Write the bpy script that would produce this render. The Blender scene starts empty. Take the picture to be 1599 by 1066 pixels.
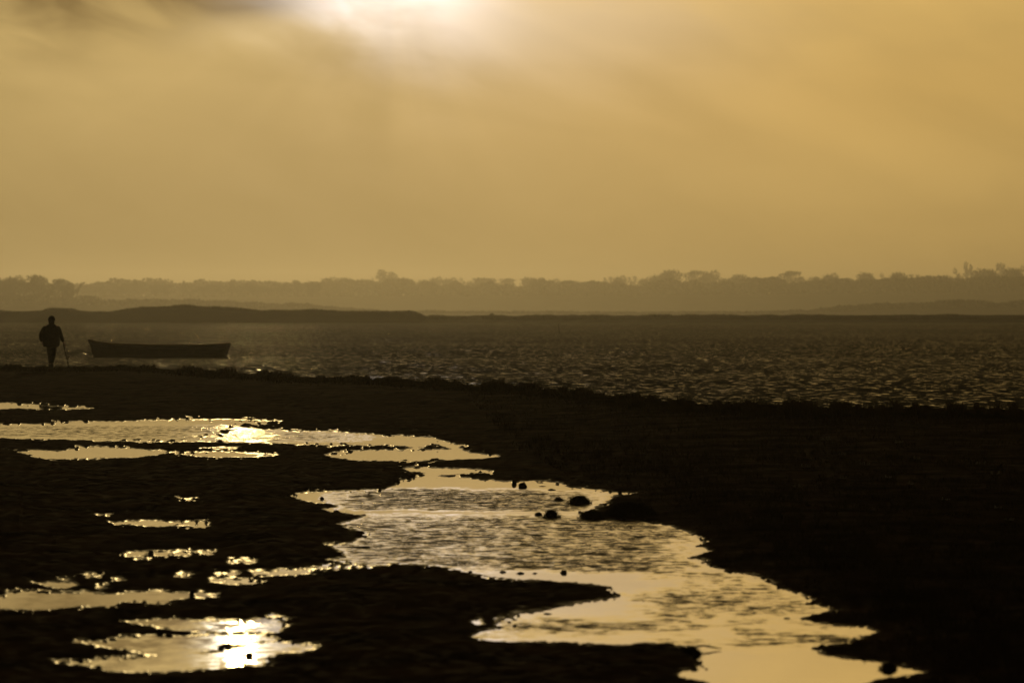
import bpy, bmesh, math, random
import numpy as np
from mathutils import Vector, Matrix
random.seed(7); rng = np.random.default_rng(7)
sc = bpy.context.scene; col = sc.collection
R = math.radians

# ------------------------------------------------------------------ camera
F = 4441.0; CX = 799.5; HY = 488.0; HC = 1.82       # focal length in photo pixels, centre, horizon row, eye height (m)
cam = bpy.data.objects.new('camera', bpy.data.cameras.new('camera')); col.objects.link(cam)
cam.location = (0, 0, HC); cam.rotation_euler = (R(90), 0, 0)
cam.data.lens = 100; cam.data.sensor_width = 36.0
cam.data.shift_y = -(533 - HY) / 1599.0
cam.data.clip_start = 0.5; cam.data.clip_end = 20000
cam.data.dof.use_dof = True; cam.data.dof.focus_distance = 42; cam.data.dof.aperture_fstop = 3.5
sc.camera = cam

# ------------------------------------------------------------------ colour management
sc.view_settings.view_transform = 'Standard'; sc.view_settings.look = 'None'
sc.view_settings.exposure = 0; sc.view_settings.gamma = 1
sc.cycles.use_denoising = True
sc.cycles.max_bounces = 6; sc.cycles.volume_bounces = 0
sc.cycles.sample_clamp_indirect = 4; sc.cycles.sample_clamp_direct = 60

SUN_AZ, SUN_EL = -5.45, 7.15                       # degrees right of the view axis / above the horizon

# ------------------------------------------------------------------ world
class N:
    """tiny expression helper over Math nodes"""
    def __init__(s, nt, sock): s.nt, s.s = nt, sock
    def op(s, o, b=None, c=None):
        n = s.nt.nodes.new('ShaderNodeMath'); n.operation = o
        s.nt.links.new(s.s, n.inputs[0])
        for i, v in ((1, b), (2, c)):
            if v is None: continue
            if isinstance(v, N): s.nt.links.new(v.s, n.inputs[i])
            else: n.inputs[i].default_value = v
        return N(s.nt, n.outputs[0])
    def __add__(s, b): return s.op('ADD', b)
    def __mul__(s, b): return s.op('MULTIPLY', b)
    def __sub__(s, b): return s.op('SUBTRACT', b)
    def exp(s): return s.op('EXPONENT')
    def ramp(s, a, b, c=0.0, d=1.0, interp='SMOOTHSTEP'):
        n = s.nt.nodes.new('ShaderNodeMapRange'); n.interpolation_type = interp
        s.nt.links.new(s.s, n.inputs[0])
        for i, v in enumerate((a, b, c, d)): n.inputs[i + 1].default_value = v
        return N(s.nt, n.outputs[0])

w = bpy.data.worlds.new('World'); sc.world = w; w.use_nodes = True
nt = w.node_tree; nt.nodes.clear()
tc = nt.nodes.new('ShaderNodeTexCoord'); sp = nt.nodes.new('ShaderNodeSeparateXYZ')
nt.links.new(tc.outputs['Generated'], sp.inputs[0])
dx, dy, dz = (N(nt, sp.outputs[i]) for i in range(3))
A = dx.op('ARCTAN2', dy) * 57.2958
E = dz.op('ARCSINE') * 57.2958
def gauss(px, py, sa, se):
    a0, e0 = (px - CX) / 77.5, (HY - py) / 77.5
    a = (Aw - a0) * (77.5 / sa); e = (Ew - e0) * (77.5 / se)
    return ((a * a + e * e) * -1.0).exp()
cv = nt.nodes.new('ShaderNodeCombineXYZ')
nt.links.new((A * 0.22).s, cv.inputs[0]); nt.links.new((E * 0.55 + A * 0.12).s, cv.inputs[1])
def wnoise(scale, detail, rough=0.5, dist=0.0):
    n = nt.nodes.new('ShaderNodeTexNoise'); n.inputs['Scale'].default_value = scale
    n.inputs['Detail'].default_value = detail; n.inputs['Roughness'].default_value = rough
    n.inputs['Distortion'].default_value = dist
    nt.links.new(cv.outputs[0], n.inputs['Vector']); return N(nt, n.outputs['Fac'])
cl1 = wnoise(1.1, 4, 0.5, 0.6) - 0.5
cl2 = wnoise(2.2, 3, 0.45, 0.5) - 0.5
Aw = A + cl2 * 2.4 + cl1 * 1.5; Ew = E + cl1 * 1.3 + cl2 * 1.1
top = E.ramp(3.2, 6.2)
right = A.ramp(-6, 9)
broad = gauss(760, 40, 520, 260)
Aw = A + cl2 * 1.1 + cl1 * 0.7; Ew = E + cl1 * 1.1 + cl2 * 0.8
opening = gauss(600, -26, 155, 54) * E.ramp(6.4, 7.6, 0.85, 0.35) + gauss(690, 45, 120, 70) * 0.25 + gauss(880, 40, 240, 85) * 0.11
rift = gauss(420, 48, 130, 40) * (cl2 * 2.0 + 0.55)
Aw, Ew = A, E
sunglow = gauss(372, -62, 40, 22)
dark = gauss(170, -20, 270, 66) * (cl2 * 2.6 + 0.95) + gauss(60, 60, 180, 45) * (cl2 * 2.0 + 0.1) + gauss(390, 8, 110, 26) * 0.5 + gauss(560, 95, 150, 40) * 0.2
darkf = (dark * -0.85 + 1.0).op('MAXIMUM', 0.25)
# how far the lit haze reaches: it dies upwards and away from the sun
fade = E.ramp(5.4, 8.0, 1.0, 1.45) * E.ramp(8.5, 14.0, 1.0, 0.035)
side = A.op('ABSOLUTE').ramp(14, 55, 1.0, 0.12)
below = E.ramp(-3, 0, 0.3, 1.0)
# faint shafts fanning down from the opening
th_ = (A + 2.4).op('ARCTAN2', E * -1.0 + 7.0)
rn = nt.nodes.new('ShaderNodeTexNoise'); rn.noise_dimensions = '1D'; rn.inputs['Scale'].default_value = 3.2; rn.inputs['Detail'].default_value = 2
nt.links.new(th_.s, rn.inputs['W'])
shaft = (N(nt, rn.outputs['Fac']) - 0.5) * 0.24 * E.ramp(1.0, 4.5) + 1.0
mod = shaft * (cl1 * 0.34 + 1.0) * (cl2 * top * 0.25 + 1.0)
chan = []
#          low   high  right broad open rift sun
for k in ((0.215, 0.455, 0.260, 0.085, 0.90, 0.20, 5.6, 0.03),
          (0.153, 0.325, 0.145, 0.060, 0.92, 0.17, 5.0, -0.012),
          (0.056, 0.120, 0.03, 0.045, 1.05, 0.11, 3.8, -0.025)):
    base = E.ramp(0.5, 6.0, k[0], k[1]) + right * E.ramp(2.0, 6.0, 1.0, 0.25) * k[2] + right * E.ramp(2.0, 5.0) * k[7] + broad * k[3]
    v = (base * mod + rift * k[5]) * darkf + opening * k[4] + sunglow * k[6]
    chan.append((v * fade * side * below).op('MAXIMUM', 0.0))
cc = nt.nodes.new('ShaderNodeCombineXYZ')
for i in range(3): nt.links.new((chan[i] * 10.0).s, cc.inputs[i])
sky = nt.nodes.new('ShaderNodeTexSky'); sky.sky_type = 'NISHITA'; sky.sun_disc = False
sky.sun_elevation = R(SUN_EL); sky.sun_rotation = R(SUN_AZ); sky.dust_density = 4.0; sky.air_density = 1.5
vm = nt.nodes.new('ShaderNodeVectorMath'); vm.operation = 'MULTIPLY_ADD'
nt.links.new(sky.outputs[0], vm.inputs[0]); vm.inputs[1].default_value = (0.012, 0.011, 0.010)
nt.links.new(cc.outputs[0], vm.inputs[2])
bg = nt.nodes.new('ShaderNodeBackground'); bg.inputs['Strength'].default_value = 0.1
nt.links.new(vm.outputs[0], bg.inputs['Color'])
wo = nt.nodes.new('ShaderNodeOutputWorld'); nt.links.new(bg.outputs[0], wo.inputs['Surface'])

# ------------------------------------------------------------------ sun
sl = bpy.data.lights.new('sun', 'SUN'); sl.energy = 0.31; sl.angle = R(0.6); sl.color = (1.0, 0.70, 0.27)
sun = bpy.data.objects.new('sun', sl); col.objects.link(sun)
sd_ = Vector((math.sin(R(SUN_AZ)) * math.cos(R(SUN_EL)), math.cos(R(SUN_AZ)) * math.cos(R(SUN_EL)), math.sin(R(SUN_EL))))
sun.rotation_euler = (sd_).to_track_quat('Z', 'Y').to_euler(); sun.location = (0, 0, 30)

HAZE = 2.4e-4
HAZE_G = 0.75

# ------------------------------------------------------------------ helpers
def at(px, py, Y): return Vector(((px - CX) / F * Y, Y, HC + (HY - py) / F * Y))
def ground_y(py, z=0.0): return (HC - z) * F / (py - HY)
def tag(o, label=None, cat=None, group=None, kind=None):
    if label: o['label'] = label
    if cat: o['category'] = cat
    if group: o['group'] = group
    if kind: o['kind'] = kind
    return o
def link(name, me, mat, parent=None, smooth=False):
    o = bpy.data.objects.new(name, me); col.objects.link(o)
    if mat is not None: me.materials.append(mat)
    if parent is not None: o.parent = parent
    if smooth: me.polygons.foreach_set('use_smooth', [True] * len(me.polygons))
    return o
def empty(name, loc, rz=0.0):
    o = bpy.data.objects.new(name, None); col.objects.link(o); o.location = loc; o.rotation_euler = (0, 0, rz)
    o.empty_display_size = 0.2; return o
def np_mesh(name, v, f):
    """v (n,3) floats, f (m,k) ints with k = 3 or 4"""
    me = bpy.data.meshes.new(name); v = np.asarray(v, np.float32); f = np.asarray(f, np.int32)
    k = f.shape[1]
    me.vertices.add(len(v)); me.vertices.foreach_set('co', v.ravel())
    me.loops.add(f.size); me.loops.foreach_set('vertex_index', f.ravel())
    me.polygons.add(len(f)); me.polygons.foreach_set('loop_start', np.arange(0, f.size, k, dtype=np.int32))
    me.polygons.foreach_set('loop_total', np.full(len(f), k, np.int32))
    me.update(calc_edges=True); me.validate(); return me
def grid_faces(nr, nc):
    i = np.arange(nr - 1)[:, None] * nc + np.arange(nc - 1)[None, :]
    return np.stack([i, i + 1, i + nc + 1, i + nc], -1).reshape(-1, 4)
def hash2(ix, iy, seed):
    h = (ix.astype(np.int64) * 374761393 + iy.astype(np.int64) * 668265263 + seed * 1442695041) & 0xffffffff
    h = ((h ^ (h >> 13)) * 1274126177) & 0xffffffff
    return ((h ^ (h >> 16)) & 0xffffff) / float(0xffffff)
def vnoise(x, y, seed=0):
    ix, iy = np.floor(x), np.floor(y); fx, fy = x - ix, y - iy
    fx = fx * fx * (3 - 2 * fx); fy = fy * fy * (3 - 2 * fy)
    ix = ix.astype(np.int64); iy = iy.astype(np.int64)
    a = hash2(ix, iy, seed); b = hash2(ix + 1, iy, seed); c = hash2(ix, iy + 1, seed); d = hash2(ix + 1, iy + 1, seed)
    return (a * (1 - fx) + b * fx) * (1 - fy) + (c * (1 - fx) + d * fx) * fy
def fbm(x, y, oct=4, seed=0):
    s = 0; a = 0.5; t = 0
    for k in range(oct):
        s = s + a * vnoise(x, y, seed + k * 17); t += a; a *= 0.5; x = x * 2.03 + 5.1; y = y * 2.03 + 1.7
    return s / t - 0.5
def sstep(a, b, x):
    t = np.clip((x - a) / (b - a), 0, 1); return t * t * (3 - 2 * t)

def mat_base(name):
    m = bpy.data.materials.new(name); m.use_nodes = True
    t = m.node_tree; b = t.nodes['Principled BSDF']; return m, t, b
def rough_mat(name, c1, c2, scale=5.0, rough=0.9, spec=0.1, bump=0.0, detail=5.0, stretch=(1, 1, 1)):
    m, t, b = mat_base(name)
    g = t.nodes.new('ShaderNodeTexCoord'); mp = t.nodes.new('ShaderNodeMapping'); mp.inputs['Scale'].default_value = stretch
    n = t.nodes.new('ShaderNodeTexNoise'); n.inputs['Scale'].default_value = scale; n.inputs['Detail'].default_value = detail
    r = t.nodes.new('ShaderNodeValToRGB'); r.color_ramp.elements[0].position = 0.35; r.color_ramp.elements[1].position = 0.68
    r.color_ramp.elements[0].color = (*c1, 1); r.color_ramp.elements[1].color = (*c2, 1)
    t.links.new(g.outputs['Object'], mp.inputs[0]); t.links.new(mp.outputs[0], n.inputs['Vector'])
    t.links.new(n.outputs['Fac'], r.inputs[0]); t.links.new(r.outputs[0], b.inputs['Base Color'])
    b.inputs['Roughness'].default_value = rough; b.inputs['Specular IOR Level'].default_value = spec
    if bump:
        bp = t.nodes.new('ShaderNodeBump'); bp.inputs['Strength'].default_value = bump; bp.inputs['Distance'].default_value = 0.03
        t.links.new(n.outputs['Fac'], bp.inputs['Height']); t.links.new(bp.outputs[0], b.inputs['Normal'])
    return m
def water_mat(name, scale, stretch, slope, attr=None, detail=3.0, ior=1.33, minslope=0.0, sslope=0.5, base=(0.012, 0.010, 0.006), rough=0.012, scale2=None, bias=0.0, chop=False, extra_mirror=0.0):
    """dark water; its facets are tilted by noise (slopes lean to the shore side, the side one sees at a grazing view)"""
    m, t, b = mat_base(name)
    g = t.nodes.new('ShaderNodeNewGeometry'); mp = t.nodes.new('ShaderNodeMapping'); mp.inputs['Scale'].default_value = stretch
    t.links.new(g.outputs['Position'], mp.inputs[0])
    n = t.nodes.new('ShaderNodeTexNoise'); n.inputs['Scale'].default_value = scale; n.inputs['Detail'].default_value = detail
    n.inputs['Roughness'].default_value = 0.62; t.links.new(mp.outputs[0], n.inputs['Vector'])
    s = t.nodes.new('ShaderNodeSeparateColor'); t.links.new(n.outputs['Color'], s.inputs[0])
    nx = (N(t, s.outputs[0]) - 0.5) * (slope * 5 * sslope)
    ny = ((N(t, s.outputs[1]) - 0.5) * 5 + bias).op('ABSOLUTE') * -slope
    if chop:      # flat facets between steep ones
        z_ = ((N(t, s.outputs[1]) - 0.5) * 5 + bias).op('ABSOLUTE')
        ny = (z_.ramp(0.14, 0.26, 0.0, 0.22) + z_ * 0.14) * -slope
    if scale2:
        n2 = t.nodes.new('ShaderNodeTexNoise'); n2.inputs['Scale'].default_value = scale2; n2.inputs['Detail'].default_value = 3
        t.links.new(mp.outputs[0], n2.inputs['Vector'])
        gust = N(t, n2.outputs['Fac']).ramp(0.36, 0.64, 0.62, 1.35)
        nx = nx * gust; ny = ny * gust
    if extra_mirror:
        mp3 = t.nodes.new('ShaderNodeMapping'); mp3.inputs['Scale'].default_value = (10.0, 2.4, 1); mp3.inputs['Rotation'].default_value = (0, 0, 0.12)
        t.links.new(g.outputs['Position'], mp3.inputs[0])
        n3 = t.nodes.new('ShaderNodeTexNoise'); n3.inputs['Scale'].default_value = 1.0; n3.inputs['Detail'].default_value = 2.5
        t.links.new(mp3.outputs[0], n3.inputs['Vector'])
        g3 = N(t, n3.outputs['Fac']).ramp(0.34, 0.64, 0.55, 1.5)
        nx = nx * g3; ny = ny * g3
    if attr:
        a = t.nodes.new('ShaderNodeAttribute'); a.attribute_name = attr
        k = N(t, a.outputs['Fac']) + minslope
        nx = nx * k; ny = ny * k
    c = t.nodes.new('ShaderNodeCombineXYZ'); t.links.new(nx.s, c.inputs[0]); t.links.new(ny.s, c.inputs[1]); c.inputs[2].default_value = 1
    nn = t.nodes.new('ShaderNodeVectorMath'); nn.operation = 'NORMALIZE'; t.links.new(c.outputs[0], nn.inputs[0])
    t.links.new(nn.outputs[0], b.inputs['Normal'])
    if extra_mirror:      # mirror share added to the water to brighten the pool reflections
        gl = t.nodes.new('ShaderNodeBsdfGlossy'); gl.inputs['Color'].default_value = (0.97, 0.95, 0.92, 1); gl.inputs['Roughness'].default_value = rough
        t.links.new(nn.outputs[0], gl.inputs['Normal'])
        mx = t.nodes.new('ShaderNodeMixShader'); mx.inputs[0].default_value = extra_mirror
        t.links.new(b.outputs[0], mx.inputs[1]); t.links.new(gl.outputs[0], mx.inputs[2]); t.links.new(mx.outputs[0], t.nodes['Material Output'].inputs['Surface'])
    b.inputs['Base Color'].default_value = (*base, 1); b.inputs['Roughness'].default_value = rough
    b.inputs['IOR'].default_value = ior
    return m

M_mud = rough_mat('wet_mud', (0.033, 0.022, 0.015), (0.12, 0.078, 0.05), 1.6, 1.0, 0.0, 0.9, 8)
def wet_edge(m):
    t = m.node_tree; b = t.nodes['Principled BSDF']; g = t.nodes.new('ShaderNodeNewGeometry'); s = t.nodes.new('ShaderNodeSeparateXYZ')
    t.links.new(g.outputs['Position'], s.inputs[0]); z = N(t, s.outputs[2])
    n = t.nodes.new('ShaderNodeTexNoise'); n.inputs['Scale'].default_value = 11; n.inputs['Detail'].default_value = 4; t.links.new(g.outputs['Position'], n.inputs['Vector'])
    nf = N(t, n.outputs['Fac'])
    wet = (z + (nf - 0.5) * -0.012).ramp(0.0015, 0.007, 1.0, 0.0)
    t.links.new((wet * nf.ramp(.42, .62) * 0.07 + nf.ramp(.5, .75) * 0.012).s, b.inputs['Specular IOR Level'])
    t.links.new((wet * -0.65 + 1.0).s, b.inputs['Roughness'])
wet_edge(M_mud)
M_grass = rough_mat('dark_grass', (0.06, 0.045, 0.02), (0.12, 0.08, 0.035), 0.6, 0.95, 0.02)
M_reed = rough_mat('reeds', (0.05, 0.045, 0.02), (0.09, 0.075, 0.03), 0.2, 0.95, 0.02)
M_leaf = rough_mat('tree_leaves', (0.04, 0.045, 0.018), (0.09, 0.085, 0.035), 0.25, 0.95, 0.02)
M_bark = rough_mat('bark', (0.05, 0.035, 0.02), (0.10, 0.075, 0.05), 2.0, 0.95, 0.05)
M_land = rough_mat('far_land', (0.045, 0.04, 0.018), (0.08, 0.065, 0.03), 0.05, 0.95, 0.02)
M_stone = rough_mat('stone', (0.04, 0.035, 0.028), (0.11, 0.095, 0.075), 9.0, 0.8, 0.2, 0.4)
M_pale = rough_mat('seed_heads', (0.35, 0.31, 0.25), (0.6, 0.55, 0.46), 30.0, 0.9, 0.1)
M_hull = rough_mat('tarred_hull', (0.012, 0.010, 0.008), (0.025, 0.02, 0.014), 4.0, 0.6, 0.2, 0.2)
M_wood = rough_mat('rim_lit_wood', (0.22, 0.17, 0.11), (0.4, 0.31, 0.2), 6.0, 0.6, 0.3, 0.2, stretch=(1, 8, 8))  # boat wood, colour raised to put a rim highlight on the gunwale
M_coat = rough_mat('coat_cloth', (0.012, 0.010, 0.010), (0.022, 0.018, 0.016), 14.0, 0.9, 0.05, 0.3)
M_trous = rough_mat('trouser_cloth', (0.012, 0.013, 0.016), (0.02, 0.021, 0.026), 14.0, 0.9, 0.05, 0.3)
M_hat = rough_mat('wool', (0.010, 0.009, 0.009), (0.02, 0.017, 0.016), 60.0, 0.95, 0.02, 0.4)
M_skin = rough_mat('skin', (0.32, 0.18, 0.12), (0.42, 0.25, 0.17), 9.0, 0.6, 0.3)
M_boot = rough_mat('boot_rubber', (0.01, 0.01, 0.01), (0.02, 0.018, 0.015), 9.0, 0.5, 0.4)
M_pool = water_mat('pool_water', 9.0, (0.45, 1.0, 1.0), 0.24, attr='ruffle', minslope=0.012, ior=1.5, sslope=0.45, detail=4.5, extra_mirror=0.5)
M_lagoon = water_mat('lagoon_water', 8.5, (0.30, 1.0, 1.0), 1.0, detail=4.5, ior=1.33, sslope=0.4, bias=0.74, chop=True, scale2=0.045, base=(0.02, 0.016, 0.009), rough=0.04)

# ------------------------------------------------------------------ shape of the shore (metric plan, surveyed along sight lines)
POOLS = [
 # the winding creek
 [(630,731),(646,729),(675,730.5),(725,731),(762,734),(762,738),(737,738),(717,740),(685,743),(725,746),(750,749),(800,751),(850,750),(875,754.5),(887,760),(950,766),(991,770),(975,774),(960,775),(951,782),(945,790),(927,791),(930,796),(907,799),(904,805),(930,812),(955,812),(960,810),(1000,815),(1035,817),(1062,824),(1080,832),(1100,845),(1095,851),(1107,860),(1077,871),(1095,874),(1115,885),(1150,894),(1190,901),(1200,905),(1215,917),(1237,925),(1267,935),(1265,941),(1300,952),(1246,965),(1280,972),(1350,980),(1370,986),(1335,996),(1325,1002),(1300,1007),(1271,1012),(1285,1022),(1375,1035),(1405,1040),(1442,1049),(1400,1055),(1370,1060),(1352,1067),(1340,1110),(1130,1110),(1107,1066),(1075,1059),(1057,1055),(1065,1047),(1100,1042),(1097,1035),(1080,1027),(1087,1015),(1075,1007),(1060,1007),(1040,1004),(1005,1002),(975,1006),(940,1005),(850,1002),(800,1001),(762,999),(735,994),(750,986),(777,982),(776,972),(800,969),(803,958),(832,957),(862,950),(900,942),(937,937),(965,931),(955,922),(950,914),(900,909),(862,906),(800,903),(762,900),(737,895),(712,889),(687,884),(650,882),(632,881),(617,879),(605,882),(575,885),(550,880),(517,874),(540,870),(535,861),(507,850),(540,848),(550,847),(560,840),(575,836),(577,831),(563,829),(548,825),(529,818),(546,814),(560,809),(567,805),(548,802),(520,799),(505,795),(527,790),(506,786),(485,783),(463,778),(463,770),(492,767),(534,766),(577,765),(599,764),(615,758),(624,750),(644,747),(662,738),(640,736)],
 # long pool below the bank
 [(-110,664),(0,662),(85,661),(92,657),(150,657),(175,658),(225,656),(275,654),(347,654.5),(375,655),(400,655),(442,657),(425,661),(400,664),(360,666),(400,669),(457,673),(525,674),(575,677),(632,679.5),(645,682),(682,682.5),(687,687),(722,695),(712,699),(737,707),(775,711),(780,713),(750,716),(675,719),(620,720),(562,718),(520,714),(510,710),(520,707),(555,704),(575,702.5),(625,703),(640,699),(605,694),(575,696),(555,694),(520,696),(500,694),(400,691),(325,690),(250,689),(225,689),(162,689),(125,686),(0,684),(-110,684)],
 [(-110,626),(0,628),(70,632),(100,635.3),(145,637.5),(100,639),(0,638.5),(-110,637)],
 [(26,703),(50,702.5),(97,704),(122,700),(122,696),(162,697.5),(200,700),(250,703),(262,706),(237,711),(212,714),(175,715),(125,717),(72,717),(57,714),(32,706)],
 [(267,706),(300,706),(350,705),(400,707),(430,710),(415,712),(400,713),(325,713),(287,709)],
 [(315,699.5),(350,697.5),(372,698),(370,700.5),(337,700.5)],
 [(283,777.5),(297,778),(295,780.5),(284,780.5)],
 [(168,813),(181,815.5),(195,814),(200,811.5),(215,814),(225,812),(262,814),(300,814),(318,813.5),(325,816),(322,821),(300,821),(270,821),(240,821.5),(210,820),(181,819.5)],
 [(166,803),(174,803),(171,806.5),(166,806.5)],
 [(196,865),(205,861.5),(230,860.5),(229,866.5),(212,868),(198,868)],
 [(240,861.5),(250,860.5),(268,861.5),(268,866.5),(255,868),(242,867.5)],
 [(272,862),(285,859),(296,862.5),(292,868),(275,867)],
 [(313,860.5),(327,861),(325,864),(317,863.5)],
 [(211,870.5),(225,870.5),(223,874),(213,873.5)],
 [(394,892),(400,891),(420,893),(435,889.5),(460,890),(482,889),(480,894.5),(462,897),(430,898),(410,899),(398,898)],
 [(331,903),(345,904),(360,901),(375,902),(392,903),(400,906.5),(415,907.5),(400,910),(390,912),(365,912),(345,909),(332,907.5)],
 [(349,894.5),(360,892),(366,892),(372,895),(365,900),(352,899)],
 [(-110,934),(0,931),(10,929),(12,924),(30,921),(60,921),(90,925),(100,923),(120,925),(135,922),(150,925),(170,927),(200,925),(220,924),(255,922),(265,926),(290,925),(300,926),(300,933),(270,936),(258,942),(235,943),(215,939),(190,939),(178,945),(150,946),(110,948),(80,951),(47,954),(30,951),(0,949),(-110,950)],
 [(305,926),(315,922),(322,926),(340,927),(338,932),(322,931),(318,934),(306,933)],
 [(52,908),(70,909),(100,908),(115,910),(122,913),(110,917),(90,918),(75,915)],
 [(195,970),(230,968),(262,967),(268,966),(300,969),(325,966),(345,969),(380,970),(395,966),(415,962),(430,963),(448,966),(441,972),(448,976),(430,986),(410,988),(375,985),(330,985),(290,985),(250,980),(220,975)],
 [(122,1001),(145,1001),(165,1001),(185,995),(210,993),(240,990),(270,992),(300,991),(330,989),(350,991),(390,990),(425,992),(440,1001),(460,1004),(470,1005),(489,1007),(487,1012),(465,1017),(445,1018),(420,1023),(412,1028),(415,1036),(405,1041),(380,1038),(360,1042),(300,1044),(240,1049),(210,1048),(165,1045),(150,1041),(120,1038),(90,1035),(85,1030),(110,1030),(135,1032),(160,1028),(200,1024),(240,1022.5),(225,1020),(190,1015),(160,1009),(140,1005)],
]
for cx_, cy_, rx_, ry_ in [(363,877,3.5,2.6),(371.5,877,3.2,2.4),(387,877,9,2.7),(343.5,895,3,2.5),(486,888,4,2.2),(500,886.5,3.5,2),(508,885.5,4,2.4),(527,885.5,3,2),(541,885,4,2),(560,884.5,5,1.8),(102,904,9,2),(139,898,5,2.5),(151,899,4,2.2),(157,913,5,2.5),(156,917,4,2),(186,904,5,2),(288,897,6,3),(744,972,9,3.6),(782,966,5,2.2),(234,871.5,3,2),(156,804,4,1.3),(380,873,5,1.4)]:
    POOLS.append([(cx_ + rx_ * math.cos(t * math.pi / 5), cy_ + ry_ * math.sin(t * math.pi / 5)) for t in range(10)])
ISLANDS = [[(650,703),(658,699),(672,694.5),(684,694),(694,698),(708,700),(690,702),(668,702.5)],
           [(338,1007),(352,1004),(372,1006),(388,1008),(370,1012),(348,1011)], [(372,1021),(384,1019),(398,1022),(388,1027),(374,1026)], [(318,1017),(334,1015),(344,1017),(332,1020)], [(400,1001),(412,999),(424,1001),(410,1004)], [(338,672),(356,670),(372,672),(352,674)], [(300,680),(322,679),(345,681),(318,682.5)],
           [(592,696.5),(612,694.5),(634,697),(628,701),(605,701)]]
def poly_sd(P, px, py):
    P = np.array(P, float); d2 = np.full(px.shape, 1e9); inside = np.zeros(px.shape, bool)
    n = len(P)
    for i in range(n):
        x0, y0 = P[i]; x1, y1 = P[(i + 1) % n]
        ex, ey = x1 - x0, y1 - y0
        # rows count four-fold: ground seen at a slant is much deeper than it looks
        t = np.clip(((px - x0) * ex + (py - y0) * ey) / (ex * ex + ey * ey + 1e-9), 0, 1)
        d2 = np.minimum(d2, (px - x0 - t * ex) ** 2 * 0.12 + (py - y0 - t * ey) ** 2)
        if y0 != y1:
            c = ((y0 > py) != (y1 > py)) & (px < (x1 - x0) * (py - y0) / (y1 - y0) + x0)
            inside ^= c
    d = np.sqrt(d2); return np.where(inside, -d, d)
def pools_sd(px, py, margin=60):
    out = np.full(px.shape, float(margin))
    for P in POOLS:
        a = np.array(P); m = (px > a[:, 0].min() - margin * 2) & (px < a[:, 0].max() + margin * 2) & (py > a[:, 1].min() - margin) & (py < a[:, 1].max() + margin)
        if m.any(): out[m] = np.minimum(out[m], poly_sd(P, px[m], py[m]))
    for P in ISLANDS:
        a = np.array(P); m = (px > a[:, 0].min() - 40) & (px < a[:, 0].max() + 40) & (py > a[:, 1].min() - 20) & (py < a[:, 1].max() + 20)
        if m.any(): out[m] = np.maximum(out[m], -poly_sd(P, px[m], py[m]))
    return out
CR = np.array([(-4000,574),(-300,574),(0,574),(125,575),(180,574),(250,577),(300,582),(400,587),(450,590),(550,593),(600,595),(650,597),(700,601),(800,607),(860,612),(900,617),(980,626),(1050,632),(1100,635),(1200,638),(1300,640),(1450,642),(1600,644),(2200,648),(6000,650)], float)
HCR = np.array([(-4000,.05),(0,.05),(200,.06),(500,.12),(900,.2),(1300,.26),(6000,.3)], float)
def crest(px):
    h = np.interp(px, HCR[:, 0], HCR[:, 1]); v = np.interp(px, CR[:, 0], CR[:, 1])
    return (HC - h) * F / (v - HY), h
def land_h(px, Y, sd=None):
    """ground height at plan position X = (px-CX)/F*Y"""
    X = (px - CX) / F * Y; v = HY + HC * F / np.maximum(Y, 4)
    if sd is None: sd = pools_sd(px, v)
    e = 0.55 + fbm(px / 6, v / 2.0, 3, 3) * 4.2 + fbm(px / 40, v / 9, 3, 9) * 3.5
    sde = sd + e * np.clip(np.abs(sd) / 4 + 0.6, 0, 1)
    spk = sstep(0.66, 0.8, vnoise(px / 6.5, v / 2.6, 61)) * sstep(0.35, 0.6, vnoise(px / 50, v / 14, 62))
    sde = np.where((sd > 0.5) & (sd < 9), sde - 7 * spk * (1 - sd / 9), sde)
    spk2 = sstep(0.70, 0.85, vnoise(px / 7.5 + 9, v / 2.4, 63)) * sstep(0.4, 0.65, vnoise(px / 60, v / 16, 64))
    sde = np.where((sd < 0) & (sd > -7), sde + 8 * spk2 * (1 + sd / 7), sde)
    g = np.where(sde > 0, 4.5 * (1 - np.exp(-sde / 8)) + 0.14 * np.clip(sd - 14, 0, 60), np.maximum(sde, -14) * 0.5)
    bumps = 1 + 1.1 * fbm(X * 0.9, Y * 0.5, 4, 21)
    h = np.maximum(Y, 12) / F * np.where(g > 0, g * bumps, g)
    cl = fbm(X * 7, Y * 3.2, 4, 31)
    h = h + 0.020 * cl * sstep(1.0, 18, sde) + 0.012 * np.clip(cl - 0.03, 0, 1) * sstep(-3.5, -.5, sde)
    Yc, hc = crest(px)
    Ln = Yc * 0.26
    k = sstep(0, 1, (Y - (Yc - Ln)) / Ln)
    h = h * (1 - k) + (hc + 0.05 * fbm(X * 0.8, Y * 0.3, 4, 41)) * k
    h = np.where(Y > Yc, h - (hc + 0.9) * sstep(0, 9, Y - Yc), h)
    return h, sde

# ------------------------------------------------------------------ the shore (one sheet)
cols = np.concatenate([[-6000, -4000, -2600, -1700, -1100, -800, -600, -450, -350, -260, -190], np.arange(-130, 1730, 2.0), [1760, 1800, 1860, 1950, 2080, 2260, 2500, 2900, 3500, 4500, 6500]])
v_rows = np.concatenate([np.arange(1104, 640, -1.0), np.arange(640, 563, -0.45)])
Yrows = np.concatenate([[-60, -30, -12, 0, 5, 9, 11.5, 12.5], HC * F / (v_rows - HY)])
PX, YY = np.meshgrid(cols, Yrows)
XX = (PX - CX) / F * np.maximum(YY, 12.5)
pxe = XX / np.maximum(YY, 12.5) * F + CX
H, SDE = land_h(pxe, np.maximum(YY, 12.5))
H = np.where(YY < 12.5, 0.03, H)
me = np_mesh('ground', np.stack([XX, YY, H], -1).reshape(-1, 3), grid_faces(*PX.shape))
tag(link('ground', me, M_mud, smooth=True), kind='structure')

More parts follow.
